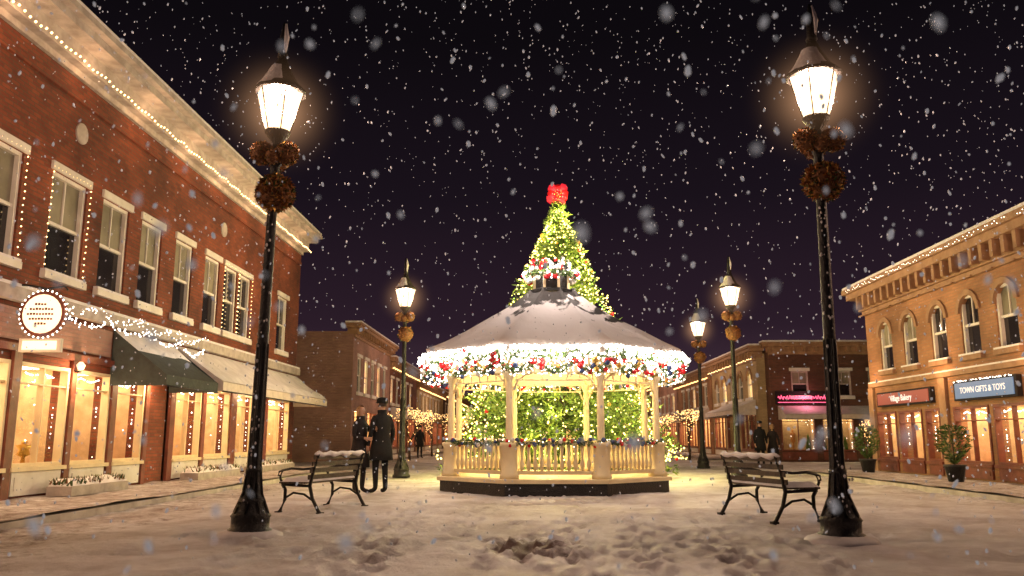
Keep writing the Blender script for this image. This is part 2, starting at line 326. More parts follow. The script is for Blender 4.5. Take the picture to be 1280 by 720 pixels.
def shopwin(w,g,u0,u1,z0,z1,frame,back,items=True,mull=1,depth=1.0,bulbs='b_warm'):
    t=.06
    w.box(u0,u0+t,-.12,.03,z0,z1,frame); w.box(u1-t,u1,-.12,.03,z0,z1,frame)
    w.box(u0+t,u1-t,-.12,.03,z0,z0+t,frame); w.box(u0+t,u1-t,-.12,.03,z1-t,z1,frame)
    for i in range(1,mull+1):
        u=u0+(u1-u0)*i/(mull+1); w.box(u-.015,u+.015,-.1,.01,z0+t,z1-t,frame)
    w.box(u0+t,u1-t,-.1,.005,z1-.36,z1-.335,frame)
    g.quad((u0,-.06,z0),(u1,-.06,z0),(u1,-.06,z1),(u0,-.06,z1),'glass')
    d=-.3-depth
    g.quad((u0,d,z0-.2),(u1,d,z0-.2),(u1,d,z1+.1),(u0,d,z1+.1),back)
    g.quad((u0,-.3,z0),(u0,d,z0),(u0,d,z1),(u0,-.3,z1),'shopwall'); g.quad((u1,-.3,z0),(u1,d,z0),(u1,d,z1),(u1,-.3,z1),'shopwall')
    g.quad((u0,-.13,z0),(u1,-.13,z0),(u1,d,z0),(u0,d,z0),'shopwall')
    g.quad((u0,-.3,z1),(u1,-.3,z1),(u1,d,z1),(u0,d,z1),'shopwall')
    g.quad((u0+.15,-.35,z1-.03),(u1-.15,-.35,z1-.03),(u1-.15,-.85,z1-.03),(u0+.15,-.85,z1-.03),'ceil')
    if items:
        u=u0+.2
        while u<u1-.2:
            y=-R.uniform(.35,.85); h=R.uniform(.3,.95)*(z1-z0)*.7; c=R.random(); k=R.choice(['red','g2','silver','gold','br1','coat2','silver','cream'])
            if c<.35: g.lathe([(.14,z0+.05),(.1,z0+.4*h),(.12,z0+.42*h),(.05,z0+.75*h),(.07,z0+.76*h),(.005,z0+h)],'g2',u,y,8)
            elif c<.6: g.lathe([(.05,z0),(.03,z0+h*.35),(.12,z0+h*.45),(.085,z0+h*.65),(.14,z0+h*.84),(.03,z0+h*.88),(.055,z0+h*.92),(.05,z0+h),(.01,z0+h*1.03)],k,u,y,8)
            elif c<.8: g.box(u-.13,u+.13,y-.1,y+.1,z0,z0+h*.35,k); g.box(u-.08,u+.1,y-.08,y+.08,z0+h*.35+.001,z0+h*.55,R.choice(['red','gold','silver']))
            else: g.lathe([(.02,z0),(.08,z0+.1),(.1,z0+.2),(.04,z0+.3),(.06,z0+.36)],k,u,y,8); 
            u+=R.uniform(.25,.5)
        for zz in (z0+.5,z0+.95):
            g.box(u0+.1,u1-.1,d+.02,d+.2,zz,zz+.02,'cream'); u=u0+.15
            while u<u1-.2:
                hh=R.uniform(.08,.26); ww=R.uniform(.04,.11); g.box(u,u+ww,d+.05,d+.16,zz+.021,zz+.021+hh,R.choice(['red','coat2','gold','silver','g2','redwood','cream','silver'])); u+=ww+R.uniform(.04,.22)
        # garland of bulbs framing the pane
        for i in range(int((u1-u0)*26)):
            u=u0+.1+(u1-u0-.2)*R.random(); g.bulb((u,-.17,z1-.12-.06*abs(math.sin(u*5))),R.uniform(.010,.018),'b_white')
        for i in range(24):
            z=R.uniform(z0+.1,z1-.1); g.bulb((R.choice((u0+.1,u1-.1)),-.17,z),R.uniform(.009,.015),'b_white')
        for i in range(int((u1-u0)*10)):
            g.bulb((R.uniform(u0+.1,u1-.1),-R.uniform(.2,1.1),R.uniform(z0+.3,z1-.08)),.014,'b_white')
def outline_bulbs(b,u0,u1,z0,z1,n=.04,st=.12,r=.017,k='b_warm'):
    u=u0
    while u<=u1: b.bulb((u,n,z1+.01*R.gauss(0,1)),r,k); u+=st
    z=z0
    while z<z1: b.bulb((u0+.01*R.gauss(0,1),n,z),r,k); b.bulb((u1+.01*R.gauss(0,1),n,z),r,k); z+=st
def shell(s,u0,u1,h,depth,k):
    s.box(u0,u0+.3,-depth,-.301,0,h,k); s.box(u1-.3,u1,-depth,-.301,0,h,k); s.box(u0+.3,u1-.3,-depth,-depth+.3,0,h,k)
def cornice(t,u0,u1,h,k,proj=.5,brackets=.6,hh=.55,ends=True):
    e=proj if ends else .05
    t.box(u0-.02,u1+.02,.002,.08,h-hh-.12,h-hh,k)
    t.box(u0-.04,u1+.04,-.3,proj*.35,h-hh+.001,h-hh*.45,k)
    t.box(u0-e*.8,u1+e*.8,-.3,proj*.8,h-hh*.45+.001,h-hh*.2,k)
    t.box(u0-e,u1+e,-.35,proj,h-hh*.2+.001,h,k); t.box(u0-e+.02,u1+e-.02,-.33,proj-.02,h+.001,h+.08,'capsnow')
    if brackets:
        u=u0+.1
        while u<u1-.1:
            t.box(u,u+.13,proj*.35+.001,proj*.72,h-hh*.95,h-hh*.45,k); u+=brackets
def awning(a,u0,u1,z1,z0,proj,k,snow,val=.22,tmax=1.0):
    n=max(2,int((u1-u0)/.5)); 
    def P(u,t,off=0):
        return (u,.02+proj*t,z1+(z0-z1)*t-.05*math.sin(math.pi*t)+off)
    for i in range(n):
        ua=u0+(u1-u0)*i/n; ub=u0+(u1-u0)*(i+1)/n
        for j in range(4):
            t0=j/4;t1=(j+1)/4
            a.quad(P(ua,t0),P(ub,t0),P(ub,t1),P(ua,t1),k)
    a.quad((u0,.02+proj,z0),(u1,.02+proj,z0),(u1,.02+proj,z0-val),(u0,.02+proj,z0-val),k)
    for u in (u0,u1): a.add([(u,.02,z1),(u,.02+proj,z0),(u,.02+proj,z0-val),(u,.02,z0-val)],[(0,1,2,3)],k)
    a.tube([(u0,.02+proj,z0-val),(u1,.02+proj,z0-val)],.02,'dark')
    if snow:
        m=int((u1-u0)/.2); vs=[];nt=8
        for i in range(m+1):
            u=u0+(u1-u0)*i/m; tm=tmax*(1+(.5*noise.noise(Vector((u*1.1,5,1))) if tmax<1 else 0))
            for j in range(nt+1):
                t=j/nt*min(1,tm); th=snow*(.7+.7*noise.noise(Vector((u*1.3,t*3,2))))*(1 if 0<j<nt and 0<i<m else .15)
                vs.append(P(u,t,th+.01))
        a.add(vs,[(i*(nt+1)+j,(i+1)*(nt+1)+j,(i+1)*(nt+1)+j+1,i*(nt+1)+j+1) for i in range(m) for j in range(nt)],'capsnow',True)
def building(name,side,xf,u0,u1,h,wall,trim,ups,uz,shops,sz,depth=12,arch=None,frame='white',shopframe='redwood',roofb='b_warm',bst=.3,lit=(),outl=(),corn=.5,backs=('int_warm',),awn=None,extra=None,sill='white',br=.6,bandz=None,ch=.55,shopitems=True,bulk='white',bulbr=.03,ends=True):
    e=empty(name); T=FT(side,xf)
    ops=[(u,u+w,uz[0],uz[1]) for u,w in ups]+[(a,b,sz[0],sz[1]) for a,b in shops]
    s=MB(); s.T=T; w=MB(); w.T=T; t=MB(); t.T=T; g=MB(); g.T=T; b=MB(); b.T=T
    wall_cells(s,u0,u1,0,h,ops,wall); shell(s,u0,u1,h,depth,wall)
    for i,(u,wd) in enumerate(ups):
        sash(w,t,u,u+wd,uz[0],uz[1],frame,'litglass' if i in lit else 'darkglass',arch=arch,sillk=sill)
        if i in outl: outline_bulbs(b,u-.05,u+wd+.05,uz[0],uz[1]+.05)
    for i,(a,c) in enumerate(shops):
        shopwin(w,g,a,c,sz[0],sz[1],shopframe,backs[i%len(backs)],items=shopitems,mull=max(0,int((c-a)/1.3)))
        t.box(a+.04,c-.04,.002,.05,.16,sz[0]-.08,bulk); t.box(a+.12,c-.12,.051,.065,.24,sz[0]-.16,bulk); t.box(a-.05,c+.05,.002,.1,sz[0]-.07,sz[0]-.002,shopframe)
    cornice(t,u0,u1,h+.35,trim,corn,br,ch,ends)
    if bandz: t.box(u0,u1,.002,.16,bandz,bandz+.22,trim); t.box(u0,u1,.002,.14,bandz+.221,bandz+.28,'capsnow')
    r=MB(); r.T=T; r.box(u0+.3,u1-.3,-depth+.3,-.35,h-.3,h-.1,'roof'); r.box(u0+.3,u1-.3,-depth+.3,-.35,h-.099,h,'capsnow')
    if roofb:
        u=u0
        while u<u1: b.bulb((u,corn*.45+.03,h-.25+.02*math.sin(u*7)+.008*R.gauss(0,1)),bulbr,roofb); u+=bst
    if extra: extra(s,w,t,g,b)
    s.build('walls',e); w.build('window_frames',e); t.build('trim',e); g.build('window_displays',e,fix=False); r.build('roof',e)
    if b.v: b.build('string_lights',e,fix=False)
    if awn:
        for (a0,a1,z1,z0,pr,k,sn,*tm) in awn:
            a=MB(); a.T=T; awning(a,a0,a1,z1,z0,pr,k,sn,tmax=tm[0] if tm else 1.0); a.build('awning',e,fix=False)
    return e
def exL(s,w,t,g,b):
    for u in (14.6,21.9,26):
        vs=[(u+.2*math.cos(a*math.pi/8),.03,6.75+.2*math.sin(a*math.pi/8)) for a in range(16)]
        t.add(vs+[(x,0,z) for x,_,z in vs],[tuple(range(16))]+[(i,(i+1)%16,16+(i+1)%16,16+i) for i in range(16)],'stone')
    t.box(8.5,29.4,.002,.06,7.3,7.42,'brick_red')
    g.box(18.15,18.25,-.25,.0,.1,2.5,'redwood'); g.box(19.1,19.2,-.25,.0,.1,2.5,'redwood')
    g.quad((18.25,-.2,.1),(19.1,-.2,.1),(19.1,-.2,.8),(18.25,-.2,.8),'redwood'); g.quad((18.25,-.2,.8),(19.1,-.2,.8),(19.1,-.2,2.4),(18.25,-.2,2.4),'int_red')
    # red timber piers between the shop windows
    for a,c in ((11.72,11.93),(13.22,13.43),(14.97,15.13),(16.47,16.68),(17.97,18.13),(19.22,19.48),(21.12,21.33),(23.12,23.58),(25.22,26.38)):
        t.box(a,c,.003,.07,.1,2.5,'redwood')
    t.box(12.0,16.4,.002,.09,2.5,2.62,'redwood'); t.box(12.0,16.3,.002,.05,2.68,3.2,'brick_pink')
    for a,c,zz in ((13.6,15.0,3.2),(15.0,16.7,3.25),(16.7,18.2,3.2),(18.2,19.6,3.15)):
        for i in range(26):
            q=i/25; b.bulb((a+(c-a)*q,.6+.03*R.gauss(0,1),zz-.3*4*q*(1-q)*.5+.02*R.gauss(0,1)),R.uniform(.012,.022),'b_white')
    for i in range(110):
        u=13.4+i*.055; b.bulb((u,.55+.25*R.random(),3.25+.08*math.sin(u*4)+.1*R.random()),.011,'b_white')
    for u in (11.8,15.05,18.05):
        g.box(u-.04,u+.04,.071,.16,2.28,2.32,'dark'); g.lathe([(.05,2.34),(.08,2.42),(.03,2.48)],'signwhite',u,.16,8)
ups=[(8.9,1.1),(10.4,1.1),(11.9,1.1),(13.85,1.15),(15.6,1.07),(17.25,1.0),(19.0,1.0),(20.8,1.0),(22.15,1.0),(23.3,1.0),(27.0,1.1)]
lb=building('brick_shop_building','L',-8.5,8,29.5,8.1,'brick_red','stone',ups,(3.95,5.8),
   [(10.2,11.7),(11.95,13.2),(13.45,14.95),(15.15,16.45),(16.7,17.95),(19.5,21.1),(21.35,23.1),(23.6,25.2),(26.4,28.8)],(.62,2.35),depth=14,shopframe='cream',
   bst=.15,outl=(2,3,8,9),lit=(),corn=.75,backs=('int_warm','int_white','int_white','int_warm','int_red'),br=0,ch=.6,bandz=3.3,
   awn=[(16.4,19.15,3.25,2.35,1.15,'aw_dark',.07,.42),(19.35,29.3,3.25,2.4,1.2,'aw_tan',.10)],extra=exL,bulbr=.028,ends=False)
for u in (11.8,15.05,18.05): plight('sconce_bulb',(-8.2,u,2.2),50,(1,.6,.3),.03,lb)
for u in (21.2,25.5): plight('under_awning_fill',(-7.9,u,2.35),55,(1,.62,.32),.03,lb)  # wash lamps added to brighten the shopfront; no bulbs modelled
for i in range(9): plight('roofline_bulb',(-7.98,9.5+2.3*i,7.72),9,(1,.55,.28),.02,lb)
# blade sign
e=empty('hanging_shop_sign',(-7.95,13.1,3.08)); s=MB()
def disc(s,r,y0,y1,k,n=24,cz=0):
    vs=[(r*math.cos(2*math.pi*i/n),y0,cz+r*math.sin(2*math.pi*i/n)) for i in range(n)]; vs+=[(x,y1,z) for x,_,z in vs]
    s.add(vs,[tuple(range(n)),tuple(range(n,2*n))]+[(i,(i+1)%n,n+(i+1)%n,n+i) for i in range(n)],k)
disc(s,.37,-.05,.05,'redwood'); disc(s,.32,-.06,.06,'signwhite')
for i in range(5):
    wd=[.12,.2,.24,.2,.1][i]; z=.16-.08*i
    for j in range(int(wd*2/.05)): s.box(-wd+j*.05,-wd+j*.05+.032,-.075,-.062,z-.02,z+.02*R.uniform(.3,1),'redwood')
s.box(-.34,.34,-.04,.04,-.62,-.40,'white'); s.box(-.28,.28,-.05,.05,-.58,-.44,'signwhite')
s.tube([(-.6,0,.5),(-.3,0,.48),(0,0,.42),(.3,0,.46),(.36,0,.4)],.018,'dark'); s.tube([(-.02,0,.42),(-.02,0,.34)],.012,'dark')
for i in range(30):
    a=i*math.pi/15; s.bulb((.39*math.cos(a),-.03,.39*math.sin(a)),.018,'b_white')
s.build('sign_board',e)
cb2=building('corner_brick_building','L',-8.3,38,48,6.0,'brick_pink','tanstone',[(39+1.7*i,.95) for i in range(5)],(3.2,4.9),[(38.5,41),(41.6,44),(44.8,47.6)],(.5,2.4),depth=12,
   roofb=None,lit=(1,3),corn=.45,backs=('int_white','int_warm'),ch=.5,shopitems=False)
building('brick_row_building','L',-8.4,48.3,60,5.4,'brick_red','tanstone',[(49+1.9*i,.95) for i in range(5)],(3.1,4.6),[(48.8,51.5),(52.2,55),(56,59)],(.5,2.4),roofb='b_dim',bst=.4,lit=(0,2,4),backs=('int_warm','int_white'),shopitems=False,bulbr=.045,awn=[(49,59,2.9,2.4,1.1,'aw_tan',.08)])
building('brick_row_building','L',-8.4,60.3,78,4.9,'brick_cream','tanstone',[(61.5+2.1*i,1) for i in range(7)],(3.0,4.3),[(61,64),(65,69),(70,73),(74,77)],(.5,2.4),roofb='b_dim',bst=.5,lit=(1,2,5),backs=('int_white','int_warm'),shopitems=False,bulbr=.05)
building('brick_row_building','L',-8.4,78.3,105,5.2,'brick_dark','tanstone',[(80+2.3*i,1) for i in range(9)],(3.0,4.3),[(79,84),(86,91),(93,98)],(.5,2.4),roofb='b_dim',bst=.6,lit=(1,2,5,7),backs=('int_white','int_warm'),shopitems=False,bulbr=.06)
def text(par,txt,loc,rot,size,k,ex=.015):
    c=bpy.data.curves.new('lettering','FONT'); c.body=txt; c.size=size; c.extrude=ex; c.align_x='CENTER'; c.align_y='CENTER'; c.materials.append(M[k])
    o=bpy.data.objects.new('lettering',c); C.objects.link(o); o.location=loc; o.rotation_euler=rot; o.parent=par
def exR(s,w,t,g,b):
    t.box(18.0,20.7,.002,.12,1.98,2.45,'coat2'); g.box(18.1,20.6,.121,.14,2.03,2.40,'signblue')
    t.box(21.9,25.3,.002,.12,2.0,2.42,'coat2'); g.box(22.0,25.2,.121,.14,2.05,2.37,'signpink')
    t.box(12,26.0,.002,.07,2.62,2.74,'tanstone'); t.box(12,26.0,.002,.06,2.741,2.78,'capsnow')
    for u in (12.05,17.3,21.2,25.65): t.box(u,u+.35,.003,.09,0,2.6,'tanstone')
    for i in range(60):
        b.bulb((18.1+2.5*R.random(),.16,2.43+.03*R.random()),.010,'b_white')
    for i in range(150):
        u=12+i*.094
        if R.random()<.8: b.bulb((u,.54,5.60+.1*R.random()),.010,'b_white')
    u=12.2
    while u<26: t.box(u,u+.5,.09,.13,4.86,4.9,'tanstone'); u+=.9
tb=building('arched_window_building','R',10.5,12,26.0,5.4,'brick_tan','tanstone',[(12.4,.85),(14.2,.85),(15.8,.85),(17.9,.82),(19.45,.82),(21.0,.82),(22.65,.82),(24.2,.82)],(3.05,4.5),
   [(12.6,14.6),(15,17.1),(17.75,19.2),(19.4,21.0),(21.7,22.5),(22.7,24.1),(24.3,25.6)],(.5,1.85),depth=12,arch='brick_tan',roofb=None,corn=.5,ch=.75,br=.45,backs=('int_warm','int_white','int_warm','int_red'),extra=exR,sill='tanstone',bulk='redwood')
text(tb,'TOWN GIFTS & TOYS',(10.34,19.35,2.21),(math.pi/2,0,-math.pi/2),.20,'letters',.004); text(tb,'Village Bakery',(10.34,23.6,2.2),(math.pi/2,0,-math.pi/2),.24,'letters',.004)
for u in (15,17.4,21.3,25.6): plight('facade_fill',(9.95,u,2.75),26,(1,.55,.26),.03,tb)  # lamps added without fixtures to brighten the arched facade
building('lit_corner_building','R',10.8,40,50,5.1,'brick_cream','tanstone',[(41+1.8*i,.95) for i in range(5)],(3.0,4.4),[(40.6,43.4),(44,46.5),(47,49.6)],(.5,2.3),depth=10,arch='brick_cream',roofb='b_warm',bst=.35,lit=(0,3),backs=('int_warm','int_white'),shopitems=False,bulbr=.03,
   awn=[(40.4,46.5,2.9,2.4,1.2,'aw_tan',.08)])
building('brick_row_building','R',10.8,50.3,62,4.9,'brick_tan','tanstone',[(51.5+1.9*i,1) for i in range(5)],(3.0,4.3),[(51,54),(55,58),(58.6,61.5)],(.5,2.3),roofb='b_dim',bst=.4,lit=(1,2),backs=('int_white','int_warm'),shopitems=False,bulbr=.045,awn=[(51,61,2.9,2.4,1.2,'aw_tan',.08)])
building('brick_row_building','R',10.8,62.3,80,5.6,'brick_pink','tanstone',[(63.5+2.1*i,1) for i in range(7)],(3.0,4.3),[(63,66),(67,71),(72,75),(76,79)],(.5,2.3),roofb='b_dim',bst=.5,lit=(0,4,5),backs=('int_white','int_warm'),shopitems=False,bulbr=.05)
building('brick_row_building','R',10.8,80.3,105,5.0,'brick_cream','tanstone',[(82+2.3*i,1) for i in range(9)],(3.0,4.3),[(81,86),(88,93),(95,100)],(.5,2.3),roofb='b_dim',bst=.6,lit=(0,4,5),backs=('int_white','int_warm'),shopitems=False,bulbr=.06)
def front_building(name,yf,x0,x1,h,wall,shops,ups,neon=None,sz=(.5,2.2),uz=(3,4.2),awn=None,awk='aw_tan',lit=(),roofb=None,depth=8,backs=('int_warm','int_white')):
    T=Matrix(((1,0,0,0),(0,-1,0,yf),(0,0,1,0),(0,0,0,1)))
    e=empty(name); s=MB();w=MB();t=MB();g=MB();b=MB()
    for q in (s,w,t,g,b): q.T=T
    ops=[(a,c,uz[0],uz[1]) for a,c in ups]+[(a,c,sz[0],sz[1]) for a,c in shops]
    wall_cells(s,x0,x1,0,h,ops,wall); shell(s,x0,x1,h,depth,wall)
    s.box(x0+.3,x1-.3,-depth+.3,-.35,h-.2,h-.05,'roof')
    for i,(a,c) in enumerate(ups): sash(w,t,a,c,uz[0],uz[1],'stone','litglass' if i in lit else 'darkglass')
    for i,(a,c) in enumerate(shops):
        shopwin(w,g,a,c,sz[0],sz[1],'redwood',backs[i%2],items=(yf<50)); t.box(a,c,.002,.05,.1,sz[0]-.05,'redwood')
    cornice(t,x0,x1,h+.3,'tanstone',.35,.5,.45)
    if roofb:
        u=x0
        while u<x1: b.bulb((u,.2,h-.2),.03,roofb); u+=.35
    if neon: 
        a,c,z=neon; b.tube([(a+(c-a)*i/60,.12,z+.11*math.sin(i*1.9)*(.4+.6*abs(math.sin(i*.37)))) for i in range(61)],.018,'neon'); b.tube([(a,.1,z-.22),(c,.1,z-.22)],.014,'neon'); t.box(a-.1,c+.1,.002,.06,z-.32,z+.3,'coat2')
    s.build('walls',e);w.build('window_frames',e);t.build('trim',e);g.build('window_displays',e,fix=False)
    if b.v:b.build('lights',e,fix=False)
    if awn:
        a=MB();a.T=T;awning(a,awn[0],awn[1],awn[2],awn[3],1.1,awk,.08);a.build('awning',e,fix=False)
    return e
fb=front_building('dark_brick_restaurant',39.3,11.2,17.0,5.25,'brick_dark',[(11.6,13.2),(13.5,15),(15.4,16.6)],[(12.2,13),(14.2,15),(15.8,16.5)],neon=(11.5,13.9,2.95),awn=(11.5,16.8,2.55,2.15),lit=())
plight('neon_glow',(12.7,38.8,2.95),18,(1,.25,.35),.04,fb)
fb=front_building('greenlit_shop',39.6,17.3,23,4.4,'brick_greenlit',[(17.7,19.4),(19.8,22)],[(18,18.9),(20,20.9)],lit=(0,),roofb='b_warm')
plight('green_fill',(18.6,38.9,2.8),110,(.75,1,.5),.04,fb)  # green lamp added to tint the front; no sign hangs here
front_building('side_street_shop',45,-22,-21.1,5,'brick_tan',[(-21.7,-21.4)],[],lit=())
front_building('end_of_street_building',112,-14,16,6.5,'brick_tan',[(-12+4*i,-9.5+4*i) for i in range(6)],[(-12+3*i,-11+3*i) for i in range(9)],uz=(3.6,5.2),lit=(1,3,4,7),roofb='b_warm')
s=MB()
for i in range(9000):
    x=R.uniform(-90,90); h=5+3.5*noise.noise(Vector((x*.08,0,0)))+1.5*noise.noise(Vector((x*.5,3,0))); z=R.uniform(.2,max(1,h)); s.leaf((x,135+R.uniform(-4,4),z),.9,.3,'g1')
s.build('distant_trees',fix=False)
# ---------------------------------------------------------------- street lamps
def street_lamp(x,y,lean=(0,0),W=850,detail=True,halo=True):
    e=empty('street_lamp',(x,y,0),(lean[1],lean[0],0))
    p=MB()
    p.lathe([(.25,0),(.25,.07),(.215,.09),(.215,.2),(.23,.22),(.19,.27),(.145,.36),(.15,.40),(.11,.46),(.085,.7),(.095,.72),(.095,.75),(.078,.78),(.066,2.2),(.058,3.8),(.055,4.4),(.08,4.44),(.08,4.48),(.05,4.52),(.05,4.70),(.10,4.76),(.15,4.82),(.16,4.86)],'dark',seg=16)
    for i in range(8):
        a=i*math.pi/4; p.tube([(.2*math.cos(a),.2*math.sin(a),.25),(.11*math.cos(a),.11*math.sin(a),.47),(.072*math.cos(a),.072*math.sin(a),.8),(.062*math.cos(a),.062*math.sin(a),2.2)],.016,'dark',4)
    if detail:  # snow stuck to the windward side of the post
        for i in range(60):
            z=R.uniform(.1,4.2); rr_=.07 if z>.8 else .16
            a=R.gauss(-1.9,.5); p.ball((rr_*math.cos(a),rr_*math.sin(a),z),R.uniform(.006,.016),'capsnow',5,4,sz=1.5)
    p.build('post',e)
    l=MB(); n=6
    l.lathe([(.15,4.87),(.29,5.36)],'lglass',seg=n,cap=False,smooth=False)
    l.build('lantern_glass',e,fix=False)
    f=MB()
    for i in range(n):
        a=2*math.pi*i/n; f.tube([(.155*math.cos(a),.155*math.sin(a),4.85),(.298*math.cos(a),.298*math.sin(a),5.37)],.008,'dark',4)
    f.lathe([(.30,5.36),(.325,5.37),(.325,5.40),(.22,5.50),(.15,5.62),(.10,5.72),(.07,5.80),(.055,5.83),(.07,5.86),(.055,5.92),(.05,6.12),(.02,6.32)],'dark',seg=12,rot=0)
    f.lathe([(.315,5.405),(.225,5.515),(.155,5.63),(.11,5.72)],'capsnow',seg=12,sx=.9,cx=-.03,cap=False)
    f.tube([(.03,-.03,5.9),(.045,-.035,6.1),(.02,-.02,6.3)],[.02,.035,.012],'capsnow')
    f.build('lantern_frame',e)
    w=MB()
    def clump(c,r,cnt):
        w.ball(c,r*.85,'br2',12,8)
        for i in range(cnt):
            d=Vector((R.gauss(0,1),R.gauss(0,1),R.gauss(0,1))).normalized(); q=Vector(c)+d*r*.80
            w.leaf(q,r*R.uniform(.14,.27),r*.10,R.choice(['br1','br1','br1','br2','gold','g1']),d+Vector((R.gauss(0,.7),R.gauss(0,.7),R.gauss(0,.7))))
    k=900 if detail else 120
    clump((.03,-.02,4.06),.26,k)
    for sx in (-1,1): clump((sx*.155,-.05,4.56),.165,k//2)
    clump((0,.13,4.52),.15,k//3); clump((0.0,-.12,4.50),.11,k//4)
    w.build('hanging_balls',e,fix=False)
    plight('lamp_bulb',(0,0,5.13),W,WARM,.08,e)
    if halo:  # painted glow ball round the lantern
        hz=MB(); hz.ball((0,0,0),1.0,'halo',24,16); hz.build('lamp_halo_glow',e,loc=(0,0,5.12))
    if detail:
        d=MB(); d.lathe([(.42,-.03),(.36,.03),(.27,.06),(.2,.07)],'capsnow',seg=14); d.build('snow_mound',e)
    return e
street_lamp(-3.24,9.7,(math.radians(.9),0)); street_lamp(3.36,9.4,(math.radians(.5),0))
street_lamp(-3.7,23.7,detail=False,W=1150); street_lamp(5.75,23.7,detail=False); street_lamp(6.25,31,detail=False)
street_lamp(-7.0,7.5,detail=False,W=480,halo=False); street_lamp(8.6,10.8,detail=False,W=800,halo=False)  # unseen lamps added out of view to light the side facades
street_lamp(-3.9,45,detail=False); street_lamp(6.4,47,detail=False); street_lamp(-3.9,66,detail=False,halo=False); street_lamp(6.4,66,detail=False,halo=False)  # first lamp added behind the gazebo to light the corner building
# ---------------------------------------------------------------- benches
def bench(x,y,rz):
    e=empty('park_bench',(x,y,0),(0,0,rz)); Lh=.78
    s=MB()
    for ux in (-Lh+.08,Lh-.08):
        s.tube([(ux,-.34,0),(ux,-.31,.04),(ux,-.24,.2),(ux,-.24,.34),(ux,-.29,.42)],[.03,.025,.024,.024,.028],'iron')
        s.tube([(ux,.36,0),(ux,.33,.04),(ux,.22,.22),(ux,.17,.40),(ux,.22,.62),(ux,.30,.86)],[.03,.026,.026,.028,.024,.018],'iron')
        s.tube([(ux,-.29,.42),(ux,-.1,.41),(ux,.17,.40)],.024,'iron')
        s.tube([(ux,-.24,.22),(ux,-.1,.30),(ux,.08,.28),(ux,.22,.20)],.017,'iron')
        s.tube([(ux,-.29,.42),(ux,-.34,.52),(ux,-.30,.62),(ux,-.15,.65),(ux,.05,.64),(ux,.23,.66)],.02,'iron')
        s.tube([(ux,-.30,.62),(ux,-.36,.60),(ux,-.37,.55),(ux,-.33,.54)],.015,'iron')
        s.box(ux-.04,ux+.04,-.38,-.30,0,.03,'iron'); s.box(ux-.04,ux+.04,.31,.40,0,.03,'iron')
    s.build('iron_frame',e)
    w=MB()
    for i in range(6):
        yy=-.30+i*.083; w.box(-Lh,Lh,yy,yy+.06,.435,.46,'wood')
    for i in range(4):
        t=i/3; yy=.205+.085*t; zz=.53+.29*t; w.box(-Lh,Lh,yy-.03,yy-.008,zz-.035,zz+.03,'wood')
    w.build('slats',e)
    n=MB(); nx,ny=22,6; vs=[]
    for i in range(nx+1):
        for j in range(ny+1):
            ed=0 if i in(0,nx) or j in (0,ny) else 1
            vs.append((-Lh+2*Lh*i/nx,-.30+.47*j/ny,.461+ed*(.06+.03*noise.noise(Vector((i*.4,j*.5,x))))))
    n.add(vs,[(i*(ny+1)+j,(i+1)*(ny+1)+j,(i+1)*(ny+1)+j+1,i*(ny+1)+j+1) for i in range(nx) for j in range(ny)],'capsnow',True)
    n.tube([(-Lh+2*Lh*i/14,.28,.86+.012*math.sin(i*2)) for i in range(15)],[.01]+[.036+.01*math.sin(i*1.7) for i in range(13)]+[.01],'capsnow',8)
    n.build('snow_cover',e,fix=False)
bench(-3.25,13.1,math.radians(180+74)); bench(3.28,11.9,math.radians(180-74))
# ---------------------------------------------------------------- gazebo
def garland(s,pts,r,n,orn=('red','gold','silver'),no=0,bulbs='b_warm',nb=0,br=.02,lk=('g1','g2')):
    pts=[Vector(p) for p in pts]; seg=len(pts)-1
    def P():
        q=R.random()*seg; i=min(int(q),seg-1); return pts[i].lerp(pts[i+1],q-i)
    def off(k=1): return Vector((R.gauss(0,1),R.gauss(0,1),R.gauss(0,1))).normalized()*r*k
    for i in range(n): s.leaf(P()+off(.5),r*R.uniform(.6,1.0),r*.16,R.choice(lk))
    for i in range(no): s.ball(tuple(P()+off(.9)),r*R.uniform(.38,.55),R.choice(orn),8,5)
    for i in range(nb): s.bulb(tuple(P()+off(1.05)),br*R.uniform(.7,1.2),bulbs)
gx,gy=.44,18.4
gz=empty('gazebo',(gx,gy,0))
def oc(r,i,z): 
    a=math.pi/8+i*math.pi/4; return (r*math.cos(a),r*math.sin(a),z)
rot8=math.pi/8
b=MB(); b.lathe([(2.55,0),(2.55,.24)],'dark',seg=8,rot=rot8,smooth=False); b.lathe([(2.62,.241),(2.62,.31),(2.60,.32)],'cream',seg=8,rot=rot8,smooth=False)
b.build('base',gz)
c=MB()
for i in range(8):
    x,y,_=oc(2.32,i,0)
    c.lathe([(.12,.32),(.12,.45),(.09,.5),(.075,.6),(.07,1.6),(.062,2.2),(.08,2.24),(.10,2.30),(.13,2.36),(.13,2.42)],'cream',x,y,10)
    a=math.pi/8+i*math.pi/4
    c.lathe([(.20,.321),(.20,.40),(.165,.43),(.165,.92),(.2,.95),(.2,1.01)],'cream',x,y,8,rot=a)
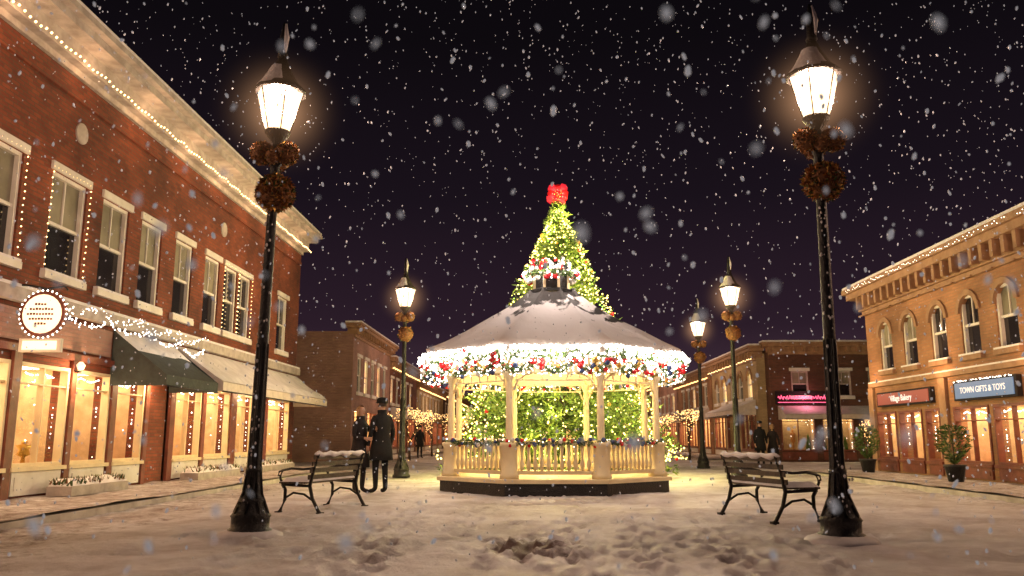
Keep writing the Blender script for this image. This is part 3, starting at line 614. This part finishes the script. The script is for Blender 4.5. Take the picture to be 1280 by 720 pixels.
for i in range(8):
    p=Vector(oc(2.32,i,0)); q=Vector(oc(2.32,(i+1)%8,0)); d=(q-p).normalized(); nrm=Vector((d.y,-d.x,0)); Lh=(q-p).length
    T=Matrix(((d.x,nrm.x,0,p.x),(d.y,nrm.y,0,p.y),(0,0,1,0),(0,0,0,1)))
    c.T=T
    c.box(.15,Lh-.15,-.05,.05,.96,1.03,'cream'); c.box(.15,Lh-.15,-.04,.04,.40,.47,'cream'); 
    k=11
    for j in range(k):
        u=.24+(Lh-.48)*j/(k-1); c.lathe([(.02,.47),(.042,.56),(.045,.62),(.022,.70),(.028,.84),(.04,.90),(.03,.96)],'cream',u,0,8)
    c.box(.0,Lh,-.09,.09,2.36,2.66,'cream'); 
    for u0,sg in ((.08,1),(Lh-.08,-1)):
        c.tube([(u0,0,2.02),(u0+sg*.08,0,2.2),(u0+sg*.22,0,2.32),(u0+sg*.38,0,2.36)],.022,'cream')
    for j in range(7):
        u=.15+(Lh-.3)*j/6; c.box(u-.012,u+.012,-.012,.012,2.22,2.36,'cream')
    c.box(.12,Lh-.12,-.018,.018,2.2,2.225,'cream')
    c.T=None
c.build('posts_and_railing',gz)
r=MB(); n=8
prof=[(2.85,2.74),(2.90,2.86),(2.5,3.05),(2.05,3.29),(1.55,3.57),(1.05,3.88),(.68,4.15),(.50,4.34)]
vs=[];sub=8
for rr_,z in prof:
    for i in range(n*sub):
        k=i//sub; t=(i%sub)/sub; p=Vector(oc(rr_,k,z)).lerp(Vector(oc(rr_,(k+1)%8,z)),t)
        z2=z+(.07 if t==0 else 0)-.045*math.sin(math.pi*t)+.05*noise.noise(Vector((p.x*1.8,p.y*1.8,z)))
        vs.append((p.x,p.y,z2))
N8=n*sub
r.add(vs,[(j*N8+i,j*N8+(i+1)%N8,(j+1)*N8+(i+1)%N8,(j+1)*N8+i) for j in range(len(prof)-1) for i in range(N8)],'roofsnow',True)
r.lathe([(2.8,2.735),(2.3,2.72),(.3,4.1)],'cream',seg=8,rot=rot8,cap=False,smooth=False)
r.lathe([(2.86,2.60),(2.87,2.735)],'white',seg=8,rot=rot8,cap=False,smooth=False)
r.build('roof',gz)
q=MB(); q.lathe([(.52,4.3),(.52,4.36),(.40,4.40),(.40,4.72),(.5,4.76),(.5,4.80),(.34,4.95),(.12,5.08),(.03,5.12)],'dark',seg=8,rot=rot8,smooth=False)
for i in range(8):
    x,y,_=oc(.41,i,0); q.box(x-.03,x+.03,y-.03,y+.03,4.38,4.74,'cream')
ring=[(.52*math.cos(i*math.pi/10),.52*math.sin(i*math.pi/10),4.72) for i in range(21)]
garland(q,ring,.13,500,('red','silver','silver'),60,'b_white',90,.022)
ring=[(.36*math.cos(i*math.pi/10),.36*math.sin(i*math.pi/10),4.98) for i in range(21)]
garland(q,ring,.1,250,('red','silver','silver'),34,'b_white',50,.02)
q.build('cupola',gz,fix=False)
g=MB()
for i in range(8):
    p=Vector(oc(2.92,i,2.68)); w=Vector(oc(2.92,(i+1)%8,2.68))
    garland(g,[p,w],.15,420,('red','silver','gold'),8,'b_white',300,.024)
    garland(g,[p+Vector((0,0,.08)),w+Vector((0,0,.08))],.09,60,('silver',),0,'b_white',220,.026)
    for h in range(3):
        a=p.lerp(w,h/3); c2=p.lerp(w,(h+1)/3)
        pts=[a.lerp(c2,t/8)+Vector((0,0,-.10-.22*4*(t/8)*(1-t/8))) for t in range(9)]
        garland(g,pts,.11,240,('red','red','silver','gold','blue'),13,'b_white',40,.018)
        g.ball((a.x,a.y,a.z-.14),.065,'red',8,5); 
        for sg in (-1,1):
            dd=(w-p).normalized()*sg*.10; g.ball((a.x+dd.x,a.y+dd.y,a.z-.12),.07,'red',8,5,sz=.6)
    p=Vector(oc(2.42,i,1.0)); w=Vector(oc(2.42,(i+1)%8,1.0))
    garland(g,[p,w],.085,380,('blue','blue','silver','red'),26,'b_white',10,.011,lk=('g1',))
    for t in range(26):
        f=t/26; a=Vector(oc(2.9,i,2.6)).lerp(Vector(oc(2.9,(i+1)%8,2.6)),f)
        for h in range(R.randint(1,4)): g.bulb((a.x,a.y,a.z-.1-h*.07),.012,'b_white')
g.build('garlands_and_lights',gz,fix=False)
for i in range(8):
    a=i*math.pi/4; plight('eave_light',(3.14*math.cos(a),3.14*math.sin(a),2.66),30,(1,.85,.65),.03,gz)
plight('ceiling_light',(0,0,2.55),330,(1,.76,.34),.07,gz)
k=MB(); k.tube([(0,0,4.0),(0,0,2.65)],.01,'dark'); k.lathe([(.12,2.64),(.07,2.72),(.02,2.76)],'dark'); k.build('hanging_lantern',gz)
for a in range(6):
    plight('roof_fill',(.78*math.cos(a*math.pi/3+.3),.78*math.sin(a*math.pi/3+.3),4.85),34,(1,.82,.70),.02,gz)  # lamps added round the cupola to brighten the roof snow
# ---------------------------------------------------------------- christmas tree
tx,ty=.82,24.6; tr=empty('christmas_tree',(tx,ty,0)); TH=8.25; TR=3.3
def rad(z): return max(.02,TR*(1-(z-.45)/(TH-.45))**.95)
s=MB(); s.tube([(0,0,0),(0,0,2),(0,0,5),(0,0,8.1)],[.2,.16,.09,.02],'bark',10); s.build('trunk',tr)
s=MB()
for i in range(1150):
    t=R.random()**1.5; z=.5+t*(TH-.55); rz=rad(z)*R.uniform(.72,1.16); a=R.uniform(0,2*math.pi)
    d=Vector((math.cos(a),math.sin(a),0)); side=Vector((-d.y,d.x,0))
    nn=int(16+22*rz/TR*1.3)
    for j in range(nn):
        u=.25+.75*R.random()**.7; c0=d*(rz*u)+Vector((0,0,z-.12*rz*u*u+.05*R.gauss(0,1)))+side*R.gauss(0,.07+.05*rz*(1-u))
        dr=d*R.uniform(.3,1)+side*R.gauss(0,.6)+Vector((0,0,R.gauss(0.1,.5)))
        s.leaf(c0,R.uniform(.1,.24),.028,R.choice(['g1','g2','g3','g3']),dr)
for i in range(120):
    s.leaf((R.gauss(0,.05),R.gauss(0,.05),R.uniform(7.6,8.3)),.2,.02,'g2',Vector((R.gauss(0,.6),R.gauss(0,.6),1)))
s.build('needles',tr,fix=False)
s=MB()
for i in range(2700):
    t=R.random()**1.5; z=.5+t*(TH-.6); r_=rad(z)*R.uniform(.86,1.13); a=R.uniform(0,2*math.pi)
    s.bulb((r_*math.cos(a),r_*math.sin(a),z),R.uniform(.012,.032),R.choice(['b_yel','b_yel','b_yel','b_yel','b_grn','b_warm']))
for i in range(70):
    t=R.random()**1.5; z=.5+t*(TH-.6); r_=rad(z)*1.02; a=R.uniform(0,2*math.pi)
    s.ball((r_*math.cos(a),r_*math.sin(a),z),R.uniform(.04,.07),R.choice(['red','gold','gold']),8,5)
s.build('lights_and_ornaments',tr,fix=False)
i=0
for z in [1.0,1.9,2.8,3.7,4.4,5.0,5.6,6.2,6.8,7.3,7.9]:
    nl=max(2,int(rad(z)*2.0+1.5))
    for j in range(nl):
        a=2*math.pi*(j+.37*i)/nl; r_=rad(z)+.30
        if math.sin(a)>.4: continue
        plight('string_bulb',(r_*math.cos(a),r_*math.sin(a),z),68 if z>3.9 else 75,(1,.84,.26),.03,tr)
    i+=1
# red bow topper: loops and tails of ribbon around a knot
s=MB()
for i in range(9):
    a=2*math.pi*i/9+.2; ro=.40 if i%2 else .33
    t=Vector((math.cos(a),0,math.sin(a))); sd=Vector((-math.sin(a),0,math.cos(a)))
    prev=None
    for yy in (-1,1):
        ring=[Vector((0,0,0)),t*ro*.45+sd*.10+Vector((0,yy*.10,0)),t*ro*.85+sd*.12+Vector((0,yy*.08,0)),t*ro+Vector((0,yy*.03,0)),t*ro*.85-sd*.12+Vector((0,yy*.08,0)),t*ro*.45-sd*.10+Vector((0,yy*.10,0)),t*ro*.55+Vector((0,yy*.16,0))]
        s.add([tuple(v) for v in ring],[(0,1,6),(1,2,6),(2,3,6),(3,4,6),(4,5,6),(5,0,6)],'star' if i%2 else 'red',True)
s.ball((0,-.12,0),.08,'red',10,6); s.ball((0,.12,0),.08,'red',10,6)
for v in range(8): s.ball((R.gauss(0,.06),-.2,R.gauss(0,.06)),.022,'gold',6,4)
s.build('red_bow_topper',tr,loc=(0,0,8.5),fix=False)
plight('bow_light',(0,-.55,8.5),14,(1,.5,.4),.02,tr)
# ---------------------------------------------------------------- people
def person(name,x,y,rz,H,woman=False,arms=None):
    e=empty(name,(x,y,0),(0,0,rz)); k=H/1.8
    V=[];E=[];Rd=[]
    def v(p,r,par=None):
        V.append(tuple(q*k for q in p)); Rd.append((r[0]*k,r[1]*k) if isinstance(r,tuple) else (r*k,r*k))
        if par is not None: E.append((par,len(V)-1))
        return len(V)-1
    w=.88 if woman else 1
    pel=v((0,0,.95),(.15*w,.115)); wa=v((0,0,1.12),(.13*w,.105),pel); ch=v((0,.01,1.32),(.165*w,.12),wa); nb=v((0,.015,1.46),(.085,.075),ch)
    nk=v((0,.0,1.54),.056,nb); hd=v((0,-.01,1.63),(.068,.078),nk); h2=v((0,-.005,1.70),(.076,.09),hd); v((0,.0,1.77),(.055,.066),h2)
    for sx in (-1,1):
        sh=v((sx*.17*w,.01,1.41),.072*w,ch); A=(arms or {}).get(sx) or [(.25,.03,1.13),(.255,-.06,.90)]
        el=v((sx*A[0][0],A[0][1],A[0][2]),.05*w,sh); wr=v((sx*A[1][0],A[1][1],A[1][2]),.032*w,el)
        dv=(Vector(A[1])-Vector(A[0])).normalized(); dv.x*=sx
        base=Vector((sx*A[1][0],A[1][1],A[1][2])); pm=v(tuple(base+dv*.055),(.036,.022),wr)
        side=dv.cross(Vector((1,0,0))); side=side.normalized() if side.length>.1 else Vector((0,1,0))
        for fi,(o,l) in enumerate(((-.027,.07),(-.009,.082),(.009,.078),(.027,.06))):
            f1=v(tuple(base+dv*.095+side*o),.0095,pm); f2=v(tuple(base+dv*(.095+l*.5)+side*o+Vector((-sx*.008,0,0))),.009,f1); v(tuple(base+dv*(.095+l*.9)+side*o+Vector((-sx*.024,0,0))),.008,f2)
        t1=v(tuple(base+dv*.05-side*.04),.011,pm); v(tuple(base+dv*.09-side*.055+Vector((-sx*.01,0,0))),.0095,t1)
        hp=v((sx*.09,0,.88),.095,pel); kn=v((sx*.105,-.015,.50),.066,hp); an=v((sx*.11,.015,.10),.048,kn); v((sx*.125,-.06,.05),(.045,.04),an); v((sx*.135,-.17,.04),(.04,.03),len(V)-1)
    me=bpy.data.meshes.new('b'); me.from_pydata(V,E,[]); o=bpy.data.objects.new('b',me); C.objects.link(o)
    md=o.modifiers.new('s','SKIN'); md.use_smooth_shade=True
    for i,sv in enumerate(me.skin_vertices[0].data): sv.radius=Rd[i]; sv.use_root=(i==0)
    sb=o.modifiers.new('u','SUBSURF'); sb.levels=2; sb.render_levels=2
    bpy.context.view_layer.update(); dg=bpy.context.evaluated_depsgraph_get()
    m2=bpy.data.meshes.new_from_object(o.evaluated_get(dg)); bpy.data.objects.remove(o)
    m2.materials.clear()
    ck='coat2' if woman else 'coat'
    for q in (ck,'skin'): m2.materials.append(M[q])
    D=[(.25,.03,1.13),(.255,-.06,.90)]
    AA=[((arms or {}).get(sx) or D,sx) for sx in (-1,1)]
    wr=[Vector((sx*A[1][0],A[1][1],A[1][2]))*k for A,sx in AA]; el=[Vector((sx*A[0][0],A[0][1],A[0][2]))*k for A,sx in AA]
    for p in m2.polygons:
        p.use_smooth=True; p.material_index=0; c=p.center
        if c.z>1.52*k and abs(c.x)<.14: p.material_index=1
        for a,b_ in zip(wr,el):
            if (c-a).length<.2*k and (c-a).dot((a-b_).normalized())>.0: p.material_index=1
    bo=bpy.data.objects.new('body',m2); C.objects.link(bo); bo.parent=e
    s=MB()
    hem=.52 if woman else .62; fl=.235 if woman else .23
    prof=[(.075,1.53,.07),(.10,1.49,.09),(.175*w,1.44,.105),(.205*w,1.36,.14),(.19*w,1.22,.14),(.175*w,1.10,.135),(.20*w,.95,.155),(fl,.75 if woman else .8,.175),(fl+.015,hem,.185),(fl-.02,hem+.005,.16)]
    vs=[];n=20
    for rx,z,ry in prof:
        for i in range(n):
            a=2*math.pi*i/n; wv=1+.035*math.sin(a*5)*max(0,(1.1-z)); vs.append((rx*wv*math.cos(a)*k,(ry*wv*math.sin(a)+.008)*k,z*k))
    s.add(vs,[(j*n+i,j*n+(i+1)%n,(j+1)*n+(i+1)%n,(j+1)*n+i) for j in range(len(prof)-1) for i in range(n)],ck,True)
    s.lathe([(.085*k,1.47*k),(.092*k,1.56*k),(.08*k,1.575*k)],ck,0,.005,14,cap=False)
    s.build('coat',e,fix=False)
    h=MB()
    hk='hair' if woman else 'hairdk'
    vs=[];fs=[];nr=7;ns=14
    for j in range(nr+1):
        ph=math.pi*.5*(1-j/nr*(1.75 if woman else 1.35))
        for i in range(ns+1):
            a=math.pi*(-.12+1.24*i/ns); rr_=.094*math.cos(ph) if ph>-.3 else .094*.95
            z=1.69+.105*math.sin(ph) if ph>-.3 or not woman else 1.66-.09*(j-4)/1.0
            vs.append((rr_*math.cos(a)*.92*k,(rr_*math.sin(a)*1.08)*k,z*k))
    for j in range(nr):
        for i in range(ns): q=j*(ns+1)+i; fs.append((q,q+1,q+ns+2,q+ns+1))
    h.add(vs,fs,hk,True)
    if not woman:
        h.lathe([(.10*k,1.70*k),(.106*k,1.735*k),(.102*k,1.78*k),(.07*k,1.81*k),(.02*k,1.818*k)],'coat',0,.0,14,sy=1.15)
        h.add([(-.07*k,-.10*k,1.725*k),(.07*k,-.10*k,1.725*k),(.05*k,-.17*k,1.71*k),(-.05*k,-.17*k,1.71*k)],[(0,1,2,3)],'coat')
    h.add([(-.012*k,-.088*k,1.665*k),(.012*k,-.088*k,1.665*k),(0,-.112*k,1.655*k),(0,-.088*k,1.70*k),(0,-.09*k,1.645*k)],[(0,2,3),(2,1,3),(0,4,2),(4,1,2)],'skin',True)
    for sx in (-1,1):
        h.ball((sx*.03*k,-.084*k,1.70*k),.010*k,'silver',6,4); h.ball((sx*.03*k,-.091*k,1.70*k),.0055*k,'coat',6,4)
        h.ball((sx*.078*k,.0,1.68*k),.019*k,'skin',6,5,sz=1.5)
    h.box(-.022*k,.022*k,-.088*k,-.082*k,1.622*k,1.63*k,'red')
    h.build('head_details',e,fix=False)
    return e
person('man',-3.08,17.0,math.radians(222),1.90)
person('woman',-3.50,16.95,math.radians(58),1.76,True,arms={1:[(.23,-.12,1.20),(.12,-.30,1.28)],-1:[(.24,-.05,1.15),(.16,-.26,1.12)]})
person('pedestrian',8.9,33,math.radians(10),1.75); person('pedestrian',9.5,33.4,math.radians(160),1.65,True); person('pedestrian',-6.2,46,math.radians(30),1.75)
# ---------------------------------------------------------------- potted shrubs, small lit trees
def potted(x,y,h=1.1,z0=.12):
    e=empty('potted_evergreen',(x,y,z0)); s=MB()
    s.lathe([(.16,0),(.22,.32),(.24,.33),(.24,.38),(.2,.38)],'dark',seg=12)
    s.tube([(0,0,.3),(0,0,h*.9)],.02,'bark')
    for i in range(900):
        t=R.random(); r_=.34*math.sin(math.pi*min(1,.15+.85*(1-t)))**.8*R.uniform(.3,1.1); a=R.uniform(0,6.283)
        s.leaf((r_*math.cos(a),r_*math.sin(a),.4+t*(h-.4)),.09,.02,R.choice(['g1','g1','g2']),Vector((math.cos(a),math.sin(a),R.uniform(-.2,1))))
    s.build('shrub',e,fix=False)
potted(9.6,19.4,1.25); potted(9.7,24.6,1.3)
def lit_tree(x,y,h):
    e=empty('string_lit_tree',(x,y,0)); s=MB(); bl=MB()
    def br(p,d,l,r,lv):
        q=p+d*l; m_=p.lerp(q,.5)+Vector((R.gauss(0,.04),R.gauss(0,.04),0))*l
        s.tube([tuple(p),tuple(m_),tuple(q)],[r,r*.85,r*.7],'bark',5)
        for i in range(3):
            t=R.random(); o=p.lerp(q,t); bl.bulb((o.x+R.gauss(0,.06),o.y+R.gauss(0,.06),o.z),R.uniform(.014,.028),'b_dim')
        if lv<4:
            for i in range(3 if lv<3 else 2):
                nd=(d+Vector((R.gauss(0,.5),R.gauss(0,.5),R.uniform(0,.35)))).normalized(); br(q,nd,l*.72,r*.62,lv+1)
    br(Vector((0,0,0)),Vector((0,0,1)),h*.3,.07,0)
    s.build('trunk_and_limbs',e,fix=False); bl.build('string_lights',e,fix=False)
for x,y,h in ((-6.0,41,3.2),(-6.0,50,3.2),(-6.0,60,3.4),(-6,74,3.4),(7.8,42,3.0),(7.8,52,3.2),(7.8,60,3.2),(7.8,72,3.2),(14.5,36.5,2.2),(-1.5,80,3.5),(3,84,3.5)): lit_tree(x,y,h)
for (y0,y1) in ((14.2,16.2),(19.6,22.4),(24.0,27.5)):
    e=empty('snowy_planter_box',(-8.05,(y0+y1)/2,.12)); s=MB(); hl=(y1-y0)/2
    s.box(-.22,.22,-hl,hl,0,.16,'stone')
    for i in range(400): s.leaf((R.uniform(-.18,.18),R.uniform(-hl,hl),.16+.06*R.random()),.12,.02,R.choice(['g1','g1','br2']),Vector((R.gauss(0,.4),R.gauss(0,.4),1)))
    vs=[];nn=20
    for i in range(nn+1):
        for j in range(5): vs.append((-.2+.1*j,-hl+2*hl*i/nn,.165+(.10+.07*noise.noise(Vector((i*.7,j,y0))) if 0<j<4 and 0<i<nn else 0)))
    s.add(vs,[(i*5+j,(i+1)*5+j,(i+1)*5+j+1,i*5+j+1) for i in range(nn) for j in range(4)],'capsnow',True)
    s.build('planter',e,fix=False)
# ---------------------------------------------------------------- snowfall
s=MB(); rr=random.Random(11)
ph=(1+5**.5)/2
ico=[Vector(p).normalized() for p in [(-1,ph,0),(1,ph,0),(-1,-ph,0),(1,-ph,0),(0,-1,ph),(0,1,ph),(0,-1,-ph),(0,1,-ph),(ph,0,-1),(ph,0,1),(-ph,0,-1),(-ph,0,1)]]
icf=[(0,11,5),(0,5,1),(0,1,7),(0,7,10),(0,10,11),(1,5,9),(5,11,4),(11,10,2),(10,7,6),(7,1,8),(3,9,4),(3,4,2),(3,2,6),(3,6,8),(3,8,9),(4,9,5),(2,4,11),(6,2,10),(8,6,7),(9,8,1)]
def flake(x,y,z,r):
    st=rr.uniform(1.0,1.9); tl=rr.gauss(0,.25)
    s.add([(x+p.x*r*rr.uniform(.7,1.1)+p.z*r*st*tl,y+p.y*r*rr.uniform(.7,1.1),z+p.z*r*st) for p in ico],icf,'flake',True)
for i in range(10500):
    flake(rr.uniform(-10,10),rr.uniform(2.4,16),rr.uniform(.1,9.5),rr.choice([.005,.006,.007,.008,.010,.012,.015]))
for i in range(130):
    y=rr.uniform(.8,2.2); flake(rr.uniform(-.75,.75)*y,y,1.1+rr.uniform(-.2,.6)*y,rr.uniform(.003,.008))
s.build('snowfall',fix=False)
# ---------------------------------------------------------------- world & camera
w=bpy.data.worlds.new('World'); bpy.context.scene.world=w; w.use_nodes=True; N=w.node_tree.nodes; L=w.node_tree.links
bg=N['Background']; tc=N.new('ShaderNodeTexCoord'); sp=N.new('ShaderNodeSeparateXYZ'); L.new(tc.outputs['Generated'],sp.inputs[0])
rp=N.new('ShaderNodeValToRGB'); e_=rp.color_ramp.elements
e_[0].position=0; e_[0].color=(.085,.042,.060,1); e_[1].position=.65; e_[1].color=(.0022,.0018,.0026,1)
k=e_.new(.06); k.color=(.050,.026,.040,1); k=e_.new(.13); k.color=(.024,.012,.021,1); k=e_.new(.28); k.color=(.010,.006,.0105,1); k=e_.new(.45); k.color=(.0042,.003,.0045,1)
L.new(sp.outputs[2],rp.inputs[0]); L.new(rp.outputs[0],bg.inputs[0]); bg.inputs[1].default_value=1
cam=bpy.data.cameras.new('camera'); co=bpy.data.objects.new('camera',cam); C.objects.link(co)
co.location=(0,0,1.1); co.rotation_euler=(math.radians(100.3),0,math.radians(1.4)); cam.lens=28.97; cam.sensor_width=36; cam.clip_end=1000; cam.clip_start=.05
cam.dof.use_dof=True; cam.dof.focus_distance=14; cam.dof.aperture_fstop=1.9
bpy.context.scene.camera=co
sc=bpy.context.scene; sc.view_settings.view_transform='Standard'; sc.view_settings.look='None'; sc.view_settings.exposure=0
